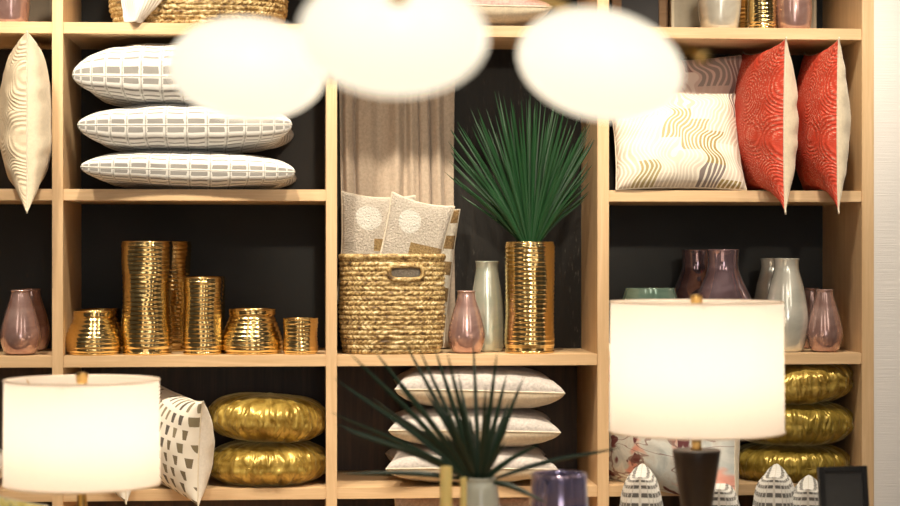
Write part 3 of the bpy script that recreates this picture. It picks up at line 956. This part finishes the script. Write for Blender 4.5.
def cone_base(t, a, s):
    top = a - 20 * s
    v, f = lathe([(.052, 0), (.055, .004), (.055, .012), (.020, .022), (.0185, .05)] + [(.0185 + (.0515 - .0185) * k / 8, .05 + (top - .05) * k / 8) for k in range(1, 9)] + [(.0505, top + .003), (.02, top + .003)], 48, None, True, True)
    mesh('base', v, f, ESPRESSO, t)
    v, f = lathe([(.013, top + .003), (.0105, top + .008), (.0105, a + .02), (.014, a + .022), (.014, a + .05)], 24, None, True, True)
    mesh('neck', v, f, BRASS, t)
def gourd_base(t, a, s):
    v, f = lathe(spline([(.05, 0), (.062, .006), (.058, .03), (.040, .05), (.028, a - .080), (.0130, a - .060), (.0105, a - .03), (.0105, a), (.0105, a + .03), (.014, a + .05)], 60), 40, None, True, True)
    mesh('base', v, f, BRASS, t)
lamp('table lamp with ivory drum shade and slim brass stem, at the left', 82, -.80, 380, 483.5, 155, gourd_base)
lamp('table lamp with ivory drum shade on a dark cone base, at the right', 696.5, -.88, 302, 431, 174, cone_base)

# spiky plant in the grey-green vase
Yp = -.98
s = px(480, Yp)
pt = at(480, 478, Yp); hz = pt.z - TZ
pv2 = thing('ceramic_vase', 'pale grey-green vase at the bottom, holding the dark spiky leaves', 'vase', (pt.x, Yp, TZ))
prof = spline([(.036, 0), (.046, .012), (.052, .05), (.046, .10), (18.5 * s, hz - .03), (16 * s, hz - .008), (16.3 * s, hz)], 40)
v, f = lathe(shell(prof, .004), 40); mesh('body', v, f, STONE, pv2)
v, f = tube([((16.3 * s - .002) * cos(q), (16.3 * s - .002) * sin(q), hz) for q in np.linspace(0, 2 * pi, 48, False)], .0026, 6, True)
mesh('rim', v, f, STONE, pv2)
spk = thing('spiky_plant', 'dark green spiky leaves fanning out of the grey-green vase', 'plant', (pt.x, Yp, pt.z))
tips = [(349, 352, -.05), (374, 350, .05), (334, 378, 0), (331, 412, -.06), (336, 424, .02), (345, 430, -.03), (404, 340, .06), (418, 346, -.04), (434, 346, .04), (447, 352, -.06), (473, 338, .03),
        (497, 352, -.05), (507, 372, .06), (524, 376, 0), (512, 412, -.05), (507, 428, .05), (342, 473, .03), (622, 447, -.02), (548, 503, -.06), (538, 444, -.05), (520, 453, .06), (372, 397, .1), (388, 440, -.1), (396, 382, -.08),
        (458, 372, .1), (486, 384, -.1), (404, 418, .05), (432, 402, -.06),
        (440, 395, .03), (462, 400, -.05), (488, 408, .06), (500, 400, -.03), (470, 415, .08), (450, 420, -.08), (510, 398, .04), (424, 388, .02), (444, 432, .06), (506, 440, -.08)]
rnd = random.Random(9)
ps = []
for u, v_, dy in tips:
    q = at(u, v_, Yp + dy) - pt
    L = q.length
    b0 = Vector((max(-.022, min(.022, q.x * .10)), dy * .18, -.005))
    ps.append(blade(b0, q, .0125 if L > .12 else .011, (q.x * .05, 0, -.03 if abs(q.x) > .1 else -.01), rnd.uniform(-.5, .5)))
v, f = join(*ps)
mesh('frond', v, f, LEAF_DARK, spk, False)
v, f = join(*[tube([(x, y, -hz + .02), (x * .8, y * .8, -.05), (x * .7, y * .7, .006)], .0045, 6) for x, y in ((-.01, .008), (.01, .006), (.002, -.011))])
mesh('stalk', v, f, LEAF_DARK, spk)

# violet glass, candles, black frame
pt = at(559, 474, -.92); s = px(559, -.92); h = pt.z - TZ
gl = thing('glass_hurricane', 'violet iridescent glass vessel at the bottom, right of the spiky plant', 'vase', (pt.x, -.92, TZ))
v, f = lathe(shell(spline([(.056, 0), (.064, .006), (.070, h * .4), (28.5 * s * 1.02, h * .75), (27.8 * s, h)], 30), .004), 64, lambda th, z, j: 1 + .006 * sin(th * 24))
mesh('body', v, f, VIOLET, gl)
v, f = tube([((27.8 * s - .002) * cos(q), (27.8 * s - .002) * sin(q), h) for q in np.linspace(0, 2 * pi, 64, False)], .0028, 6, True)
mesh('rim', v, f, VIOLET, gl)
for u, vt, w, lb, Y in ((446, 466, 6.2, 'thicker pale yellow candle left of the grey-green vase', -1.06), (463.5, 477, 3.4, 'thinner pale yellow candle touching the grey-green vase', -1.08)):
    p_ = at(u, vt, Y); s = px(u, Y); h = p_.z - TZ; r = w * s
    t = thing('candle', lb, 'candle', (p_.x, Y, TZ), (0, 0, 0), 'pale yellow candles')
    v, f = lathe([(r * 1.04, .014), (r, .03), (r * .99, h - .003), (r * .9, h - .0005), (r * .3, h - .002)], 28, None, True, True)
    mesh('wax', v, f, CANDLE, t)
    v, f = lathe([(r * 2.0, 0), (r * 2.1, .003), (r * 1.9, .008), (r * 1.25, .012), (r * 1.25, .024), (r * 1.06, .024), (r * 1.06, .014)], 28, None, True, True)
    mesh('holder', v, f, BRASS, t)
pl, pr = at(822.5, 468, -.72), at(871.5, 467, -.72)
hw, h = (pr.x - pl.x) / 2, pl.z - TZ
fr = thing('photo_frame', 'small black tabletop frame at the bottom right corner', 'frame', ((pl.x + pr.x) / 2, -.72, TZ + .002), (R(-6), R(-1.2), R(2)))
w = .012
v, f = join(box(-hw, -hw + w, -.008, .010, 0, h, .0015), box(hw - w, hw, -.008, .010, 0, h, .0015), box(-hw + w, hw - w, -.008, .010, 0, w, .0015), box(-hw + w, hw - w, -.008, .010, h - w, h, .0015))
mesh('frame', v, f, BLACK, fr, False)
v, f = box(-hw + w * .6, hw - w * .6, -.003, .006, w * .6, h - w * .6); mesh('panel', v, f, SLATE, fr, False)
v, f = box(-.02, .02, .010, .013, .004, h * .7); mesh('easel_back', v, f, BLACK, fr, False)

# yellow cushion at the bottom left corner
YEL = NT('yellow_grey_print'); f_ = YEL.noise(YEL.coord('UV', (9, 9, 1)), 1.4, 3, .6, .6)
YEL.p(Base_Color=YEL.ramp(f_, [(.34, (.40, .38, .28)), (.40, (.80, .64, .14)), (.58, (.86, .76, .34)), (.70, (.46, .42, .28))]), Roughness=.8)
c = at(-2, 490, -.95)
cushion('throw_cushion', 'yellow cushion with grey marks at the bottom left corner', .17, .200, .09, YEL.m, YEL.m, (c.x, -1.0, TZ + .099), (R(78), R(14), R(0)), None, seed=5, bow=.03, wr=.003)

# ------------------------------------------------------------------ pendant lights: one brass chandelier with three opal globes
GL = [((248, 69), -2.16, (-3, 4)), ((393, 35), -2.64, (0, 3)), ((600, 64.5), -2.36, (0, 13))]
cen = at(425, -230, -2.4)
ch = thing('chandelier', 'brass chandelier with three glowing flattened opal glass globes', 'chandelier', cen)
v, f = lathe([(.02, -.05), (.032, -.04), (.032, .04), (.02, .05)], 24, None, True, True); mesh('hub', v, f, BRASS, ch)
v, f = tube([(0, 0, .04), (0, 0, 1.0)], .009, 12); mesh('stem', v, f, BRASS, ch)
v, f = lathe([(.06, 1.0), (.065, 1.012), (.06, 1.03)], 32, None, True, True); mesh('canopy', v, f, BRASS, ch)
for (u, v_), Y, (rx, ry) in GL:
    c = at(u, v_, Y) - cen
    Rg, Hg = .113, .0735
    M = Matrix.Translation(c) @ Matrix.Rotation(R(ry), 4, 'Y') @ Matrix.Rotation(R(rx), 4, 'X')
    prof = [(Rg * max(.02, sin(q)), -Hg * cos(q)) for q in np.linspace(.02, pi - .02, 40)]
    vv, ff = lathe(prof, 64, None, True, True)
    gb = mesh('globe', [M @ Vector(q) for q in vv], ff, OPAL, ch)
    k = {248: (1, 0, 0), 393: (0, -.90, .42), 600: (-1, 0, 0)}[u]
    if u == 600: continue      # this globe is threaded on the slanting rod below
    dirn = Vector(k).normalized()
    srf = Vector((Rg * dirn.x, Rg * dirn.y, Hg * dirn.z))
    nrm = Vector((srf.x / Rg ** 2, srf.y / Rg ** 2, srf.z / Hg ** 2)).normalized()
    Q = M @ (Matrix.Translation(srf) @ nrm.to_track_quat('Z', 'Y').to_matrix().to_4x4())
    vv, ff = lathe([(.011, -.004), (.012, .006), (.009, .012), (.006, .016)], 24, None, True, True)
    mesh('cap', [Q @ Vector(q) for q in vv], ff, BRASS, gb)
    top = Q @ Vector((0, 0, .012))
    mid = Q @ Vector((0, 0, .05)) + Vector((0, 0, .10))
    path = [(1 - t) ** 2 * top + 2 * t * (1 - t) * mid + t * t * Vector((0, 0, 0)) for t in np.linspace(0, 1, 18)]
    vv, ff = tube(path, .0055, 10); mesh('arm', vv, ff, BRASS, ch)
# slanting brass rod behind the third globe, ending in a small knob
p0, p1 = at(528, -6, -2.28) - cen, at(706, 57, -2.28) - cen
vv, ff = join(tube([(0, 0, 0), (p0.x * .55, p0.y * .5, p0.z * .45), p0 + Vector((-.03, 0, .025)), p0, p1], .006, 10), tube([p1 - (p1 - p0).normalized() * .012, p1 + (p1 - p0).normalized() * .004], [.010, .010], 14))
mesh('rod', vv, ff, BRASS, ch)

# ------------------------------------------------------------------ light
def spot(x, y, z, tx, ty, tz, w, ang=60, blend=.6, col=(1.0, .865, .665), rad=.06):
    L = bpy.data.lights.new('track_spot', 'SPOT'); L.energy = w; L.spot_size = R(ang); L.spot_blend = blend; L.color = col; L.shadow_soft_size = rad
    o = bpy.data.objects.new('track_spot', L); COL.objects.link(o); o.location = (x, y, z)
    o.rotation_euler = (Vector((tx, ty, tz)) - Vector((x, y, z))).to_track_quat('-Z', 'Y').to_euler()
SPOT_W = 112
for x, tx, w in ((-1.05, -.80, 1.05), (-.30, -.30, 1.2), (.40, .40, .90), (1.08, 1.08, .82), (1.75, 1.40, .5)):
    spot(x, -.85, 3.0, tx, .05, 1.35, SPOT_W * w)
spot(.30, -3.3, 2.60, .38, .1, 1.70, 150, 20, .7)
spot(1.25, -3.3, 2.60, 1.12, .1, 1.76, 75, 15, .7)       # extra flat beam added to brighten the cushions in the right bay
spot(.35, -2.0, 3.0, .30, -.98, .9, 130, 52, .6)       # added over the display table to brighten the candles and glass
# shop ceiling panels behind the camera
for x, y in ((-1.6, -4.2), (.4, -4.6), (2.2, -4.2)):
    L = bpy.data.lights.new('ceiling_panel', 'AREA'); L.shape = 'RECTANGLE'; L.size = .5; L.size_y = 1.4; L.energy = 8; L.color = (1.0, .90, .76)
    o = bpy.data.objects.new('ceiling_panel', L); COL.objects.link(o); o.location = (x, y, 3.1)
    o.rotation_euler = (Vector((x * .6, 0, 1.3)) - Vector((x, y, 3.1))).to_track_quat('-Z', 'Y').to_euler()

# unseen broad light added far behind the camera for highlights on the vases
L = bpy.data.lights.new('vase_highlight_fill', 'AREA'); L.shape = 'RECTANGLE'; L.size = 1.3; L.size_y = 1.9; L.energy = 26; L.color = (1.0, .97, .92)
o = bpy.data.objects.new('vase_highlight_fill', L); COL.objects.link(o); o.location = (.5, -7.5, 1.9)
o.rotation_euler = (Vector((.2, 0, 1.4)) - Vector((.5, -7.5, 1.9))).to_track_quat('-Z', 'Y').to_euler()

W = bpy.data.worlds.new('shop'); scene.world = W; W.use_nodes = True
nt = W.node_tree
bg = nt.nodes['Background']
tc = nt.nodes.new('ShaderNodeTexCoord'); nz = nt.nodes.new('ShaderNodeTexNoise'); cr = nt.nodes.new('ShaderNodeValToRGB')
nz.inputs['Scale'].default_value = 5; nz.inputs['Detail'].default_value = 3
nt.links.new(tc.outputs['Generated'], nz.inputs['Vector']); nt.links.new(nz.outputs['Fac'], cr.inputs[0]); nt.links.new(cr.outputs[0], bg.inputs[0])
e = cr.color_ramp.elements
e[0].position, e[0].color = .40, (.07, .055, .042, 1)
e[1].position, e[1].color = .72, (1.1, .92, .72, 1)
bg.inputs[1].default_value = .13

# ------------------------------------------------------------------ camera
cd = bpy.data.cameras.new('camera'); cam = bpy.data.objects.new('camera', cd); COL.objects.link(cam)
cd.sensor_width = 36; cd.lens = F / 900 * 36
cam.location = (0, -DIST, EYE); cam.rotation_euler = (R(90), 0, -YAW)
cd.dof.use_dof = True; cd.dof.focus_distance = 4.95; cd.dof.aperture_fstop = 2.0
cd.clip_start = .05
scene.camera = cam
scene.view_settings.view_transform = 'Standard'; scene.view_settings.look = 'None'
scene.view_settings.gamma = 1.0; scene.view_settings.use_curve_mapping = False
scene.view_settings.exposure = 0.08
